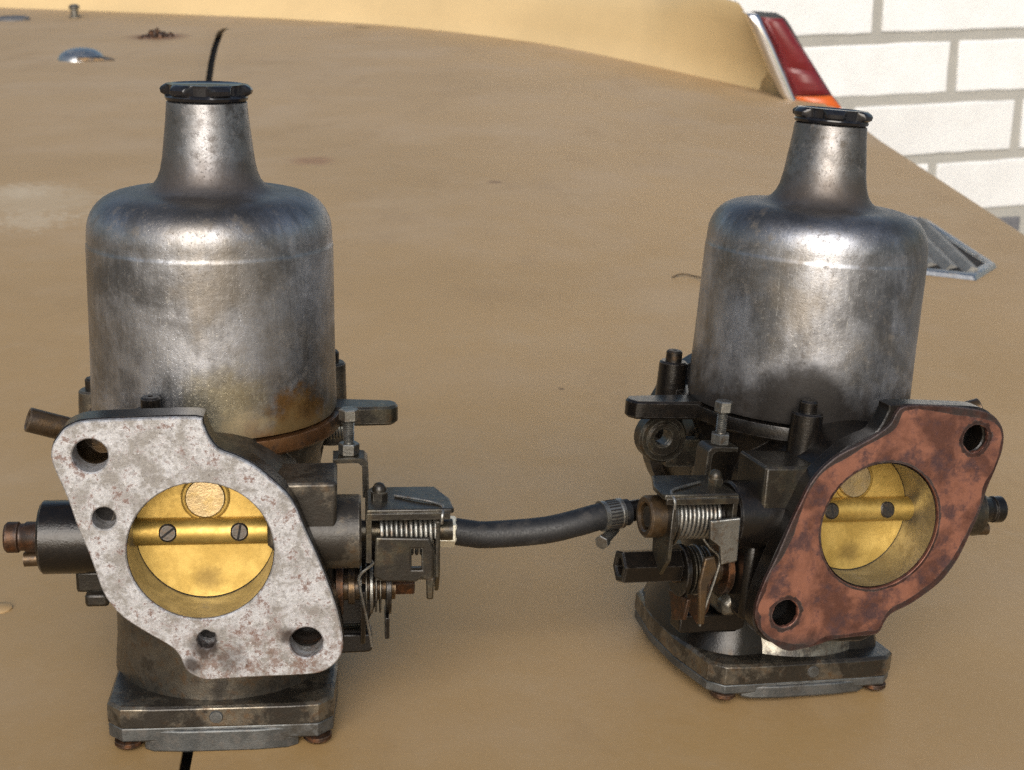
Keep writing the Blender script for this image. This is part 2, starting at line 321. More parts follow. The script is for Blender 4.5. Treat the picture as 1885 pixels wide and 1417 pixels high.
M['plinth'] = brick_material("dark grey plinth brick", (.12, .12, .13), 33); M['mortar'] = brick_material("grey mortar", (.33, .32, .29), 35); M['ground'] = brick_material("grey concrete paving", (.27, .26, .24), 36)

# ------------------------------------------------------------------ the car: dusty tan deck, yellow wing, lamp, grille
def slope(x): return R(min(max(.8+(x+9)*.15, 0.0), 5.0))
_st = .5; _xs = [-260+_st*i for i in range(int(520/_st)+1)]; _az = [0.0]
for q in _xs[:-1]: _az.append(_az[-1]-tan(slope(q+_st/2))*_st)
def _sb(y):
    t = min(max((y-50)/25, 0), 1); t = t*t*(3-2*t); return -tan(R(4.5))*(1-t)
_ys = [-160+_st*i for i in range(int(760/_st)+1)]; _bz = [0.0]
for q in _ys[:-1]: _bz.append(_bz[-1]+_sb(q+_st/2)*_st)
def _ip(tab, x0, x):
    k = (x-x0)/_st; i = min(max(int(k), 0), len(tab)-2); return tab[i]+(tab[i+1]-tab[i])*(k-i)
_z0 = -.60-_ip(_az, -260, -8.95)-_ip(_bz, -160, 41.7)
def deck(x, y): return _z0+_ip(_az, -260, x)+_ip(_bz, -160, y)
FAR = [(-150, 305), (-96, 293), (-63, 282), (-42, 273.5), (-22, 262), (4.8, 238), (12.7, 228.7), (28.7, 209), (35.3, 201), (40, 195)]
def far(x):
    for (a, b), (c, d) in zip(FAR, FAR[1:]):
        if x <= c: return b+(d-b)*max(0, (x-a))/(c-a)
    return FAR[-1][1]
def _lin(T, x):
    for (a, b), (c, d) in zip(T, T[1:]):
        if x <= c: return b+(d-b)*max(0, (x-a))/(c-a)
    return T[-1][1]
def seam(y):
    x = _lin([(-400, -8.6), (30, -8.6), (37, -9.12), (190, -37.55), (211, -41.1), (230, -44.1), (244, -46.1), (250, -47.0), (254, -47.2), (257, -46.9)], y)
    return x
def right(y): return 42.6-max(0, min(1, (y-110)/60))*2.6+(-(80-y)*.03 if y < 80 else 0)

car = empty("car", (0, 0, 0)); tag(car, "dusty tan car panel with yellow rear wing and red tail lamp, carrying both carburettors", "car")
NU, NV = 56, 110
def grid(P, nu, nv):
    m = MB(); vs = [P(i/nu, j/nv) for j in range(nv+1) for i in range(nu+1)]
    return m.add(vs, [(j*(nu+1)+i, j*(nu+1)+i+1, (j+1)*(nu+1)+i+1, (j+1)*(nu+1)+i) for j in range(nv) for i in range(nu)])
gap = lambda y: .14+.0017*max(0, y-30)
YN = -60
ROLL = [(0, 0), (.5, -.05), (1.0, -.2), (1.5, -.5), (1.85, -.95), (2.0, -1.6), (2.0, -8), (1.4, -34)]
def lid_P(u, v):
    # u 0..1 across with a rolled lip on the seam side and a rolled edge on the right
    nl, nr = 4, len(ROLL)-1
    k = round(u*NU)
    def yy(xx): return YN+(far(xx)-2.2-YN)*v
    y = YN+(246-YN)*v
    if k < nl:
        y0 = YN+(257-YN)*v; x = seam(y0)+gap(y0); q = nl-k; dz = -(q/nl)**2*1.6 ; return (x+(0, 0, .2, .6)[int(q)-1], y0, deck(x, y0)-(.02, .12, .6, 1.2)[int(q)-1])
    kk = (k-nl)/(NU-nl-nr); kk = min(1, kk)
    y = YN+(257-YN)*v; xL = seam(y)+gap(y)+.02
    xr = right(YN+(192-YN)*v); x = xL+(xr-xL)*kk
    xe = seam(257)+(40-seam(257))*kk; y = YN+(min(257, far(xe)-1.6)-YN)*v
    z = deck(x, y)
    if k > NU-nr:
        dx, dz = ROLL[int(round(k-(NU-nr)))]; x += dx; z += dz
    return (x, y, z)
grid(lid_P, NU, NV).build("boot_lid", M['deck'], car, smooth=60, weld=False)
def side_P(u, v):
    y = YN+(257-YN)*v
    k = round(u*40); xs = seam(y)-gap(y)
    if k > 37: 
        q = int(k-37); return (xs+(.0, .0, -.5)[q-1], y, deck(xs, y)-(.02, .12, 1.2)[q-1])
    x = -150+(xs-.03+150)*(k/37); 
    yend = 257+(far(x)-257)*max(0, min(1, (xs-x)/25)); y2 = YN+(yend-YN)*v
    return (x, y2, deck(x, y2))
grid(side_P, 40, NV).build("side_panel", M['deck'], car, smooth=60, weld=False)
# the trough under the seam
m = MB(); pts = [(YN+(262-YN)*i/60) for i in range(61)]
m.add([(seam(y)+dx, y, deck(seam(y), y)-1.6) for y in pts for dx in (-3, 3)], [(2*i, 2*i+1, 2*i+3, 2*i+2) for i in range(60)]).build("seam_trough", M['under'], car)
# strip between the lid and the wing
xs_ = [-150+190*i/90 for i in range(91)]
m = MB(); m.add([(x, far(x)+dy, deck(x, far(x))+dz) for x in xs_ for dy, dz in ((256.2-far(x) if -76 < x < -26 else -8 if x < -26 else -5, -.05), (-3.0, -.04), (4, -.04))], [(3*i+j, 3*i+j+1, 3*i+j+4, 3*i+j+3) for i in range(90) for j in (0, 1)]).build("drain_channel", M['deck'], car, smooth=60, weld=False)
# wing: a raised fin along the far side, ending at the lamp
WS = [(-150, 4.0), (-96, 4.6), (-60, 5.0), (-22.7, 5.6), (4.8, 7.6), (16, 9.0), (24, 10.4), (30, 11.6), (36.6, 11.6)]
prof = [(-.6, -.06), (.0, .0), (.9, .35), (2.0, .75), (2.9, .93), (4.2, 1.0), (7, 1.0), (10, .9), (12.5, .6), (13.5, .0), (13.5, -4)]
sec = cr(WS, 4, False); m = MB()
def wing_pt(x, h, dy, f, end):
    y0 = far(x)
    x2 = x-(max(f, 0)*7.2 if end else 0)           # raked end under the lamp
    return (x2, y0+dy, deck(x, y0)-.1+f*h)
rows = []
for i, (x, h) in enumerate(sec):
    e = max(0, (x-20)/16.6); rows.append([(lambda p: (p[0]-max(f, 0)*7.0*e, p[1], p[2]))(wing_pt(x, h, dy, f, False)) for dy, f in prof])
n = len(prof)
m.add([p for r in rows for p in r], [(i*n+j, i*n+j+1, (i+1)*n+j+1, (i+1)*n+j) for i in range(len(rows)-1) for j in range(n-1)])
m.f.append(tuple(range((len(rows)-1)*n, len(rows)*n)))
m.build("rear_wing", M['yellow'], car, smooth=50, weld=False)
# tail lamp (outline in its own plane, about 15 cm tall)
LY = 196.5
lamp_out = [(31.0, 5.45), (34.5, 5.2), (35.4, 4.0), (37.3, 1.0), (39.4, -2.0), (41.2, -4.6), (42.6, -6.3), (36.9, -6.9), (36.2, -5.0), (34.6, -1.6), (32.8, 2.2)]
lamp = MB().prism(lamp_out[::-1], -LY-6.5, -LY-.6, 'y').build("tail_lamp", M['seal'], car, bevel=.3)
# lens: domed grid between the left and right outline
Lc = cr([(31.4, 5.2), (33.1, 2.1), (34.9, -1.6), (36.3, -4.6)], 6, False); Rc = cr([(34.3, 5.0), (37.2, 1.0), (39.3, -2.1), (41.0, -4.5)], 6, False)
def lens_grid(Lc, Rc, rib=0):
    m = MB(); N = len(Lc)-1; K = 10; vs = []
    for j in range(N+1):
        for i in range(K+1):
            s = i/K; b = math.sin(pi*min(max(s, 0), 1))**.5*1.1*(math.sin(pi*(j+.6)/(N+1.2))**.35)
            vs.append((Lc[j][0]+(Rc[j][0]-Lc[j][0])*s, LY+.55-b-(rib if j % 2 else 0), Lc[j][1]+(Rc[j][1]-Lc[j][1])*s))
    return m.add(vs, [(j*(K+1)+i, j*(K+1)+i+1, (j+1)*(K+1)+i+1, (j+1)*(K+1)+i) for j in range(N) for i in range(K)])
for ja, jb in ((0, 11), (11, 18)): lens_grid(Lc[ja:jb+1], Rc[ja:jb+1], .03).build("red_lens", M['lens'], lamp, smooth=12)
lens_grid(cr([(36.4, -4.75), (36.9, -5.6), (37.3, -6.5)], 3, False), cr([(41.1, -4.65), (41.9, -5.6), (42.5, -6.3)], 3, False)).build("amber_lens", M['amber'], lamp, smooth=50)
bz = [(29.4, 5.7), (31.0, 5.5), (32.9, 2.1), (34.7, -1.7), (36.2, -4.8), (37.2, -6.9), (36.3, -6.9), (34.4, -4.4), (32.2, .2), (30.6, 3.6)]
MB().prism(bz[::-1], -LY-3, -LY+1.1, 'y', bev=.35).build("bezel", M['chrome'], lamp, smooth=50)
# ventilation grille lying on the deck by the right carburettor
gr = [(26, 107.5), (33.6, 106.6), (36.6, 111.4), (35.2, 126), (31, 129), (27, 129)]
g_out = MB(); dz = lambda x, y: deck(x, y)
outer = gr; inner = [(26.7, 108.7), (33.2, 107.9), (35.8, 111.8), (34.5, 125), (30.6, 127.9), (27.5, 127.9)]
vs = []
for (x, y), (a, b) in zip(outer, inner):
    vs += [(x, y, dz(x, y)+.02), (x+(a-x)*.25, y+(b-y)*.25, dz(x, y)+.36), (a+(x-a)*.25, b+(y-b)*.25, dz(a, b)+.36), (a, b, dz(a, b)+.1)]
n = len(outer); g_out.add(vs, [(4*i+k, 4*((i+1) % n)+k, 4*((i+1) % n)+k+1, 4*i+k+1) for i in range(n) for k in range(3)])
grille = g_out.build("air_grille", M['chrome_dull'], car, bevel=.12)
MB().add([(x, y, dz(x, y)+.06) for x, y in inner], [tuple(range(n))]).build("backing", M['under'], grille)
for i in range(5):
    x0 = 27.2+i*1.5; y0 = 109.9-(x0-18)*.11; y1 = min(127.4, 127.8-(max(0, x0-29.6))*.75)
    if x0 > 33.2: y0 = 111.5; y1 = 123.5
    q = MB(); z0, z1 = dz(x0, y0)+.3, dz(x0+.4, y1)+.3
    q.add([(x0, y0, z0-.2), (x0+.5, y0, z0+.28), (x0+1.05, y0, z0+.1), (x0+.4, y1, z1-.2), (x0+.9, y1, z1+.28), (x0+1.45, y1, z1+.1)], [(0, 1, 4, 3), (1, 2, 5, 4), (2, 0, 3, 5), (0, 2, 1), (3, 4, 5)])
    q.build("slat", M['grey_metal'], grille)
# small fittings on the far left of the deck
def on(x, y, dz=0): return (x, y, deck(x, y)+dz)
f = MB(); f.lathe([(4.9, 0), (4.8, .35), (4.3, 1.1), (3.2, 1.8), (1.8, 2.2), (.3, 2.35)], (0, 0, 0), n=36)
f.v = [(x*1.0, y*1.15, z) for x, y, z in f.v]
fit = f.build("chrome_fitting", M['chrome_dull'], car, smooth=60); fit.location = Vector(on(-60, 215))*S; fit.scale = (.64,)*3
MB().add([(.5, -5.7, .05), (8.2, -3.4, .05), (7.8, -2.2, .05), (1, 0, .05), (.6, -5.4, 1.0), (8.0, -3.3, .35), (7.7, -2.3, .35), (1, 0, 1.3)], [(0, 1, 2, 3), (4, 7, 6, 5), (0, 4, 5, 1), (1, 5, 6, 2), (2, 6, 7, 3), (3, 7, 4, 0)]).build("tongue", M['pipe'], fit, bevel=.1)
st = MB().lathe([(1.3, 0), (1.3, .25), (.8, .35), (.75, 1.6), (1.1, 1.7), (1.1, 2.3), (.7, 2.6)], (0, 0, 0), n=20).build("stud", M['steel_clean'], car); st.location = Vector(on(-77, 274.5))*S; st.scale = (.85,)*3
gm = MB().lathe([(3.6, 0), (3.5, .4), (2.9, .7), (2.2, .45), (.5, .4)], (0, 0, 0), n=32).build("grommet", M['rubber_grey'], car, smooth=50); gm.location = Vector(on(-86.5, 270))*S; gm.scale = (.8,)*3
rb = MB()
for i in range(16):
    a, r_ = random.uniform(0, 6.3), random.uniform(0, 2.6); h = random.uniform(.4, 1.5)*(1.1-r_/3); q = random.uniform(.3, .9)
    rb.lathe([(q, -.1), (q*.8, h*.6), (q*.3, h)], (r_*cos(a)*1.2, r_*sin(a)*1.2, 0), n=7, rot=a)
rs = rb.build("rust_blister", M['rusty'], car, smooth=70); rs.location = Vector(on(-55.6, 243))*S
sc = MB().lathe([(.42, 0), (.42, .05), (.36, .09), (.05, .09)], (0, 0, 0), n=24).build("plug", M['deck'], car); sc.location = Vector(on(-18.0, 48.0))*S

# ------------------------------------------------------------------ white brick wall behind the car, ground
wall = empty("brick_wall", (.7067, 3.0, 0)); wall.rotation_euler = (0, 0, R(17))
tag(wall, "white brick wall with grey mortar joints behind the car", "wall", kind="thing")
BL, BH, J = 38.3, 12.1, 2.0
rows_ = [(-8.7+BH*k, BH) for k in range(4, -6, -1)]
offs = {-8.7: -.2, -20.8: 17.5, -32.9: 33.6, -45.0: 15.0}
MB().box((-75, .45, -75), (160, 12, 41)).build("mortar", M['mortar'], wall)
meshes = {}
for k in range(4, -6, -1):
    z0 = -8.7+BH*k
    off = {0: -.2, -1: 17.5, -2: 33.6, -3: 15.0}.get(k, -.2 if k % 2 == 0 else 18.5)
    x = off-BL*6
    while x < 160:
        a, b = max(x+J/2, -75), min(x+BL-J/2, 160)
        if b-a > 2:
            z1 = z0+BH-J/2; zz = z0+J/2
            mt = M['plinth'] if k <= -4 else random.choice((M['brick'], M['brick'], M['brick_b']))
            w_ = round(b-a, 1); key = (w_, mt.name, random.randint(0, 3))
            if key not in meshes:
                t_ = MB(); nx = 6; hw, hh = w_/2, (BH-J)/2
                cut = lambda: random.uniform(-.12, .12)
                o_ = t_.prism([(-hw+cut(), -hh+cut())]+[(-hw+w_*i/9, -hh+cut()) for i in range(1, 9)]+[(hw+cut(), -hh+cut()), (hw+cut(), 0), (hw+cut(), hh+cut())]+[(hw-w_*i/9, hh+cut()) for i in range(1, 9)]+[(-hw+cut(), hh+cut()), (-hw+cut(), 0)], -6, 0, 'y', bev=.3).build("brick", mt, wall, bevel=.35); meshes[key] = o_.data; o = o_
            else:
                o = bpy.data.objects.new("brick", meshes[key]); C.objects.link(o); o.parent = wall
                q = o.modifiers.new("edge", 'BEVEL'); q.width = .35*S; q.segments = 2; q.limit_method = 'ANGLE'
            o.location = ((a+b)/2*S, random.uniform(-.1, .1)*S, (zz+z1)/2*S); o.rotation_euler = (0, random.uniform(-.004, .004), random.uniform(-.003, .003))
        x += BL
g = MB().add([(-40000, -40000, -78), (40000, -40000, -78), (40000, 40000, -78), (-40000, 40000, -78)], [(0, 1, 2, 3)]).build("ground", M['ground']); tag(g, kind="structure")

# ------------------------------------------------------------------ the carburettors (left one; the right one is its mirror image)
FLANGE = [(-3.48, 9.63), (-3.33, 9.82), (-3.08, 9.96), (-2.72, 10.04), (-1.73, 10.08), (-.03, 10.11), (.15, 9.93), (.28, 9.59), (.52, 9.24), (.95, 9.05), (1.45, 8.77), (1.88, 8.38), (2.24, 8.02), (2.49, 7.63), (2.7, 7.07), (3.03, 6.27), (3.32, 5.46), (3.57, 4.63), (3.7, 3.89), (3.68, 3.48), (3.49, 3.15), (3.14, 2.91), (2.68, 2.84), (1.32, 2.81), (.34, 2.77), (-.03, 2.78), (-.4, 2.97), (-.54, 3.18), (-.61, 3.43), (-.82, 3.72), (-1.18, 3.98), (-1.61, 4.27), (-2.04, 4.61), (-2.32, 4.94), (-2.55, 5.35), (-2.71, 5.91), (-2.89, 6.54), (-3.11, 7.17), (-3.32, 7.95), (-3.51, 8.49), (-3.66, 8.95), (-3.68, 9.18), (-3.61, 9.44)]
GASKET = [(-.11, 10.0), (-.66, 10.1), (-2.03, 10.05), (-2.99, 9.92), (-3.43, 9.7), (-3.73, 9.3), (-3.79, 8.77), (-3.65, 8.14), (-3.46, 7.52), (-3.33, 6.8), (-3.1, 6.08), (-2.82, 5.35), (-2.42, 4.73), (-1.9, 4.29), (-1.35, 3.94), (-.8, 3.69), (-.59, 3.42), (-.4, 3.06), (.27, 3.0), (1.04, 2.95), (1.59, 2.79), (1.97, 2.72), (2.53, 2.66), (3.03, 2.91), (3.45, 3.25), (3.68, 3.61), (3.75, 3.97), (3.69, 4.41), (3.5, 5.02), (3.29, 5.54), (3.09, 6.15), (2.89, 6.75), (2.69, 7.27), (2.48, 7.78), (2.17, 8.21), (1.67, 8.63), (.97, 8.97), (.45, 9.27), (.11, 9.57)]
BZ = 6.44; SY, SZ = -4.2, 6.36             # bore height; spindle axis
FY = -5.8

def carburettor(name, mir, loc, rot, label, right_hand):
    root = empty(name, Vector(loc)*S); root.rotation_mode = 'QUATERNION'; root.rotation_quaternion = rot
    tag(root, label, "carburettor", "pair of carburettors standing on the car panel")
    rh = right_hand
    B = lambda m, n, mat, p=root, **k: m.build(n, M[mat], p, mir, **k)
    CAST = 'cast_dark' if rh else 'cast'
    # ---- suction chamber
    pr = [(3.2, 8.75), (3.52, 8.78), (3.55, 8.9), (3.51, 11), (3.49, 13.64), (3.485, 13.70), (3.474, 13.725), (3.465, 13.80)]
    pr += [(2.12+1.34*max(0, cos(R(a)))**.84, 13.9+1.27*sin(R(a))**.84) for a in (2, 6, 12, 20, 28, 36, 44, 52, 60, 68, 76, 84, 90)]
    pr += [(1.95, 15.19), (1.76, 15.24), (1.58, 15.35), (1.45, 15.52), (1.36, 15.75), (1.29, 16.1), (1.22, 16.7), (1.16, 17.2), (1.12, 17.66), (1.06, 17.7), (.7, 17.7)]
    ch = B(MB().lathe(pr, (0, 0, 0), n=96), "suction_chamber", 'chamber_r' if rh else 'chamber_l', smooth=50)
    # ---- damper cap with castellated rim
    m = MB(); N = 144; rings = []
    def lob(a, k): 
        c_ = cos(6*a+.55); c_ = max(-1, min(1, c_*1.9)); return k*(c_*.5+.5)
    for h, r0, k in ((17.72, 1.13, 0), (17.80, 1.16, 0), (17.84, 1.13, .02), (17.88, 1.05, .17), (17.96, 1.06, .21), (18.07, 1.07, .22), (18.13, 1.08, .17), (18.16, 1.09, .04), (18.17, 1.0, 0), (18.13, .92, 0), (18.13, .3, 0)):
        rings.append([(((r0+lob(2*pi*i/N, k))*cos(2*pi*i/N)), (r0+lob(2*pi*i/N, k))*sin(2*pi*i/N), h-(lob(2*pi*i/N, .05) if k > .1 and h > 17.9 else 0)) for i in range(N)])
    B(m.rings(rings), "damper_cap", 'plastic', smooth=32)
    # ---- joint ring below the chamber, body, barrel
    ring = MB().lathe([(3.2, 8.2), (3.6, 8.22), (3.68, 8.3), (3.7, 8.55), (3.66, 8.7), (3.3, 8.74)], (0, 0, 0), n=72)
    B(ring, "joint_ring", 'cast_dark' if rh else 'rust_ring', smooth=40)
    lugs = [(3.35, 2.5, 9.5), (-3.75, 1.6, 8.9)]+([(1.62, -3.62, 9.35)] if rh else [(-1.42, -3.55, 9.72)])
    for i, (x, y, zt) in enumerate(lugs):
        q = MB().lathe([(.52, 8.5 if y < -3 and x < 0 else 6.9), (.5, 8.6 if y < -3 and x < 0 else 8.2), (.47, zt-.06), (.41, zt)], (x, y, 0), n=20)
        if i < 2: q.box((min(x*.75, x), min(y*.75, y)-.3, 7.9), (max(x*.75, x), max(y*.75, y)+.3, 8.6))
        lg = B(q, "lug", 'cast_dark' if (rh or i == 2) else 'cast', smooth=40)
        if True:
            B(MB().lathe([(.27, zt-.02), (.27, zt+.3), (.22, zt+.36), (.08, zt+.36), (.08, zt+.3)], (x, y, 0), n=18), "screw", 'cast_dark' if i == 2 else 'screw', lg)
    m = MB().lathe([(3.15, 3.6), (3.2, 4.4), (3.1, 5.2), (3.05, 7.4), (3.3, 8.0), (3.3, 8.2)], (0, .2, 0), n=64)      # centre body
    m.lathe([(1.96, .35), (2.45, .35), (2.5, 1.0), (2.65, 2.2), (2.7, 5.0)], (0, -5.55, BZ), (0, 1, 0), n=64, cap0=False)   # throttle barrel
    m.lathe([(2.7, 0), (2.75, 2.6), (3.1, 2.75), (3.1, 3.4), (2.2, 3.4), (2.2, 1.5)], (0, 1.8, BZ), (0, 1, 0), n=48)        # intake
    B(m, "body", CAST, smooth=40)
    m = MB(); m.prism([(1.7, 6.3), (2.5, 5.5), (3.55, 6.1), (3.58, 8.02), (3.5, 8.08), (1.7, 8.06)], 3.3, 5.1, 'y', bev=.08, bevb=.05)
    B(m, "web", 'cast' if not rh else 'steel', bevel=.03)
    B(MB().cyl((2.2, SY, SZ), (4.22, SY, SZ), 1.02, 40, ch=.06), "spindle_boss", 'cast_dark' if rh else 'cast', label=None)
    # ---- flange with bore and stud holes
    out = cr(FLANGE, 3); holes = [circ(0, BZ, 1.915, 72), circ(-2.71, 9.12, .455, 36), circ(2.73, 3.78, .445, 36)]
    if not rh: holes += [circ(-2.44, 7.41, .31, 28), circ(.09, 3.93, .26, 26, jit=.025)]
    B(MB().prism(out, 5.0, -FY-(.14 if rh else 0), 'y', holes, bev=.035, bevb=.05), "mounting_flange", 'cast_dark' if rh else 'flange', smooth=30)
    if not rh:   # the dark side of the cast flange below the face
        B(MB().prism(inset(out[::-1] if area(out) < 0 else out, -.03), 4.85, -FY-.16, 'y', [circ(0, BZ, 1.93, 72), circ(-2.71, 9.12, .47, 36), circ(2.73, 3.78, .46, 36), circ(-2.44, 7.41, .32, 28), circ(.09, 3.93, .28, 26)], bev=.05, bevb=.05), "flange_rim", 'cast_dark', smooth=30)
        # hole bottoms
        for hx, hz, hr in ((-2.44, 7.41, .36), (.09, 3.93, .34)): B(MB().prism(circ(hx, hz, hr, 20), 4.4, 5.1, 'y'), "hole_bottom", 'black')
        for hx, hz, hr in ((-2.71, 9.12, .56), (2.73, 3.78, .56)): B(MB().lathe([(hr, 0), (hr, 1.5), (.05, 1.5)], (hx, -5.1, hz), (0, 1, 0), n=28, cap0=False).cyl((hx+.1, -4.3, hz-.1), (hx+.1, -3.8, hz-.1), .3, 12), "stud_boss", 'rusty' if hx > 0 else 'pipe', smooth=40)
    else:
        for hx, hz, hr in ((-2.75, 9.12, .56), (2.73, 3.78, .56)): B(MB().lathe([(hr, 0), (hr, 1.5), (.05, 1.5)], (hx, -5.1, hz), (0, 1, 0), n=28, cap0=False), "stud_boss", 'black', smooth=40)
        gk = cr(GASKET, 3)
        B(MB().prism(gk, -FY-.12, -FY+.02, 'y', [circ(.0, BZ, 1.95, 72, jit=.006), circ(-2.81, 9.1, .43, 30, jit=.035), circ(2.77, 3.83, .42, 30, jit=.02)], bev=.03), "gasket", 'gasket', smooth=30, label="dull copper red gasket on the mounting flange")
        gc = gk[::-1] if area(gk) < 0 else gk
        jit = lambda L, a: [(x+random.uniform(-a, a), y+random.uniform(-a, a)) for x, y in L]
        i1, i2 = inset(gc, .07), inset(gc, .26); wv = [random.random() for _ in range(40)]
        def lerp2(i):
            k = i/len(gc)*40; a_, f_ = wv[int(k) % 40], k-int(k); q_ = (a_+(wv[(int(k)+1) % 40]-a_)*f_)**1.6+random.uniform(-.06, .06)
            return tuple(i1[i][d_]+(i2[i][d_]-i1[i][d_])*q_ for d_ in (0, 1))
        B(MB().prism(inset(gc, -.012), -FY-.125, -FY+.0212, 'y', [[lerp2(i) for i in range(len(gc))]], bev=.02), "burnt_edge", 'burnt', smooth=30)
        for hx, hz in ((-2.81, 9.1), (2.77, 3.83)): B(MB().prism(jit(circ(hx, hz, .56, 40), .04), -FY-.01, -FY+.0212, 'y', [circ(hx, hz, .44, 30)]), "burnt_edge", 'burnt', smooth=30)
        B(MB().prism(jit(circ(0, BZ, 2.03, 90), .018), -FY-.01, -FY+.0212, 'y', [circ(0, BZ, 1.965, 72)]), "burnt_edge", 'burnt', smooth=30)
    # ---- bore wall, disc, spindle
    B(MB().lathe([(1.90, 0), (1.895, 4.2)], (0, FY+.08, BZ), (0, 1, 0), n=72, cap0=False, cap1=False), "bore_wall", 'bore', smooth=60)
    dm = MB(); dm.lathe([(1.885, .0), (1.885, .12)], (0, 0, 0), (0, 1, 0), n=72)
    tilt = Matrix.Rotation(R(-7), 3, 'X')
    def T(mb):
        mb.v = [tuple(tilt @ Vector(v)+Vector((0, SY+.1, BZ))) for v in mb.v]; return mb
    disc = B(T(dm), "throttle_disc", 'brass', smooth=40)
    B(T(MB().lathe([(.66, 0), (.66, .05), (.60, .09), (.57, .09), (.56, .05)], (0, .0, .90), (0, -1, 0), n=40)), "valve_seat", 'brass', disc, smooth=40)
    B(T(MB().lathe([(.54, 0), (.54, .12), (.51, .15), (.02, .15)], (0, 0, .90), (0, -1, 0), n=40)), "poppet_valve", 'poppet', disc, smooth=20)
    sp = B(MB().cyl((-1.9, SY-.02, BZ), (1.9, SY-.02, BZ), .37, 40), "throttle_spindle", 'brass', smooth=40)
    for sx in (-.98, .93):
        cy, cz = SY-.02, BZ; a = R(-14)
        q = MB().lathe([(.25, 0), (.25, .06), (.20, .1), (.05, .1)], (0, 0, .30), n=28)
        q.box((-.01, -.01, .3), (.01, .01, .32))
        rot_ = Matrix.Rotation(R(90)+a, 3, 'X') @ Matrix.Rotation(R(38 if sx < 0 else 80), 3, 'Z')
        q.v = [tuple(rot_ @ Vector(v)+Vector((sx, cy, cz))) for v in q.v]
        s1 = B(q, "disc_screw", 'screw', sp, smooth=30)
        q = MB().box((-.22, -.032, .36), (.22, .032, .4035)); q.v = [tuple(rot_ @ Vector(v)+Vector((sx, cy, cz))) for v in q.v]
        B(q, "slot", 'black', s1)
    # ---- plain end of the spindle (away from the other carburettor)
    q = MB().cyl((-4.36, SY, 6.33), (-2.4, SY, 6.33), .80 if rh else 1.0, 40, ch=.07)
    B(q, "bearing_boss", 'steel' if rh else 'cast_dark', smooth=40)
    B(MB().lathe([(.36, 0), (.42, .06), (.42, .35), (.37, .4), (.37, .5), (.42, .56), (.42, 1.3)], (-5.32, SY, 6.34), (1, 0, 0), n=28), "spindle_end", 'rusty' if not rh else 'cast_dark', smooth=40)
    B(MB().cyl((-4.85, SY-.05, 5.72), (-4.2, SY-.05, 5.74), .2, 16), "stop_pin", 'pipe')
    if not rh: B(MB().box((-3.6, -3.9, 4.55), (-2.6, -2.6, 5.2)).box((-3.35, -4.1, 4.2), (-2.7, -3, 4.6)), "side_rib", 'steel', bevel=.1)
    # ---- overflow pipe
    B(MB().pipe((-2.9, -2.6, 8.62), (-4.78, -3.1, 9.33), .34, .25, 24), "overflow_pipe", 'pipe', smooth=40)
    # ---- float bowl, base and cover
    if rh:
        bw = MB().lathe([(3.25, .95), (3.1, 1.15), (2.95, 2.0), (2.95, 3.4), (2.7, 4.1), (2.0, 4.5)], (.1, -.15, 0), n=64)
    else:
        bw = MB().lathe([(3.3, .95), (3.28, 1.25), (3.22, 2.0), (3.2, 3.6), (3.0, 4.3), (2.3, 4.7)], (.15, -.3, 0), n=64)
    bowl = B(bw, "float_bowl", 'bowl_r' if rh else 'bowl_l', smooth=40)
    def cham(x0, x1, y0, y1, c, bow=0):
        bu = .30 if rh else .12
        p = [(x0+c, y0), (x0+c+.9, y0-bow), (x1-c-.9, y0-bow), (x1-c, y0), (x1, y0+c), (x1+bu, y0+2.4), (x1+bu, y1-2.4), (x1, y1-c), (x1-c, y1), (x0+c, y1), (x0, y1-c), (x0, y0+c)]; return p
    bx, by, bz_, cv = (.15, .35, .17, 0) if rh else (0, 0, 0, .26)
    base = B(MB().prism(cham(-3.0+bx, (3.52 if rh else 3.42)+bx, -3.9+by, 3.3, .42, .06), .40+bz_, 1.06+bz_, 'z', bev=.09, bevb=.03), "bowl_base", 'base', smooth=30, bevel=.02)
    B(MB().lathe([(.16, 0), (.2, .03), (.17, .08), (.05, .09)], (.1+bx, -3.93+by, .72+bz_), (0, -1, 0), n=20), "cast_mark", 'cover', base)
    m = MB().prism(cham(-2.98+bx, (3.50 if rh else 3.40)+bx, -3.88+by, 3.28, .43), .06+bz_-cv*.45, .385+bz_, 'z', bev=.03, bevb=.05)
    m.prism([(-1.95+bx, -3.7+by), (-1.7+bx, -3.86+by), (-.8+bx, -3.95+by), (1.2+bx, -3.96+by), (2.1+bx, -3.87+by), (2.4+bx, -3.7+by), (2.5+bx, 3.0), (-2.05+bx, 3.0)], -.15+bz_-cv, .30+bz_, 'z', bev=.05, bevb=.07)
    cov = B(m, "bowl_cover", 'cover', smooth=30, bevel=.02)
    for sx, sy in ((-2.42, -3.42), (2.95, -3.42), (-2.42, 2.8), (2.95, 2.8)):
        B(MB().lathe([(.25, .1), (.40, .05), (.41, -.06), (.34, -.13), (.1, -.15)], (sx+bx, sy-.1+(by if sy < 0 else 0), bz_-cv*.6), n=22), "cover_screw", 'rusty', cov, smooth=40)
    # ---- throttle linkage
    B(MB().cyl((4.2, SY, SZ), (6.75, SY, SZ), .3, 20), "linkage_spindle", 'steel')
    pl = MB().prism([(4.36, 0), (6.66, 0), (6.72, .12), (6.66, .9), (6.3, 1.9), (4.5, 1.9), (4.36, 1.6)], 7.16, 7.30, 'z', bev=.03)
    pl.v = [(x, y-5.12 if z > 7 else y, z) for x, y, z in pl.v]
    pl.box((4.34, -5.1, 5.75), (4.5, -3.4, 7.2)).box((4.36, -5.16, 7.0), (6.62, -5.06, 7.2))
    lever = B(pl, "throttle_lever", 'steel', bevel=.03)
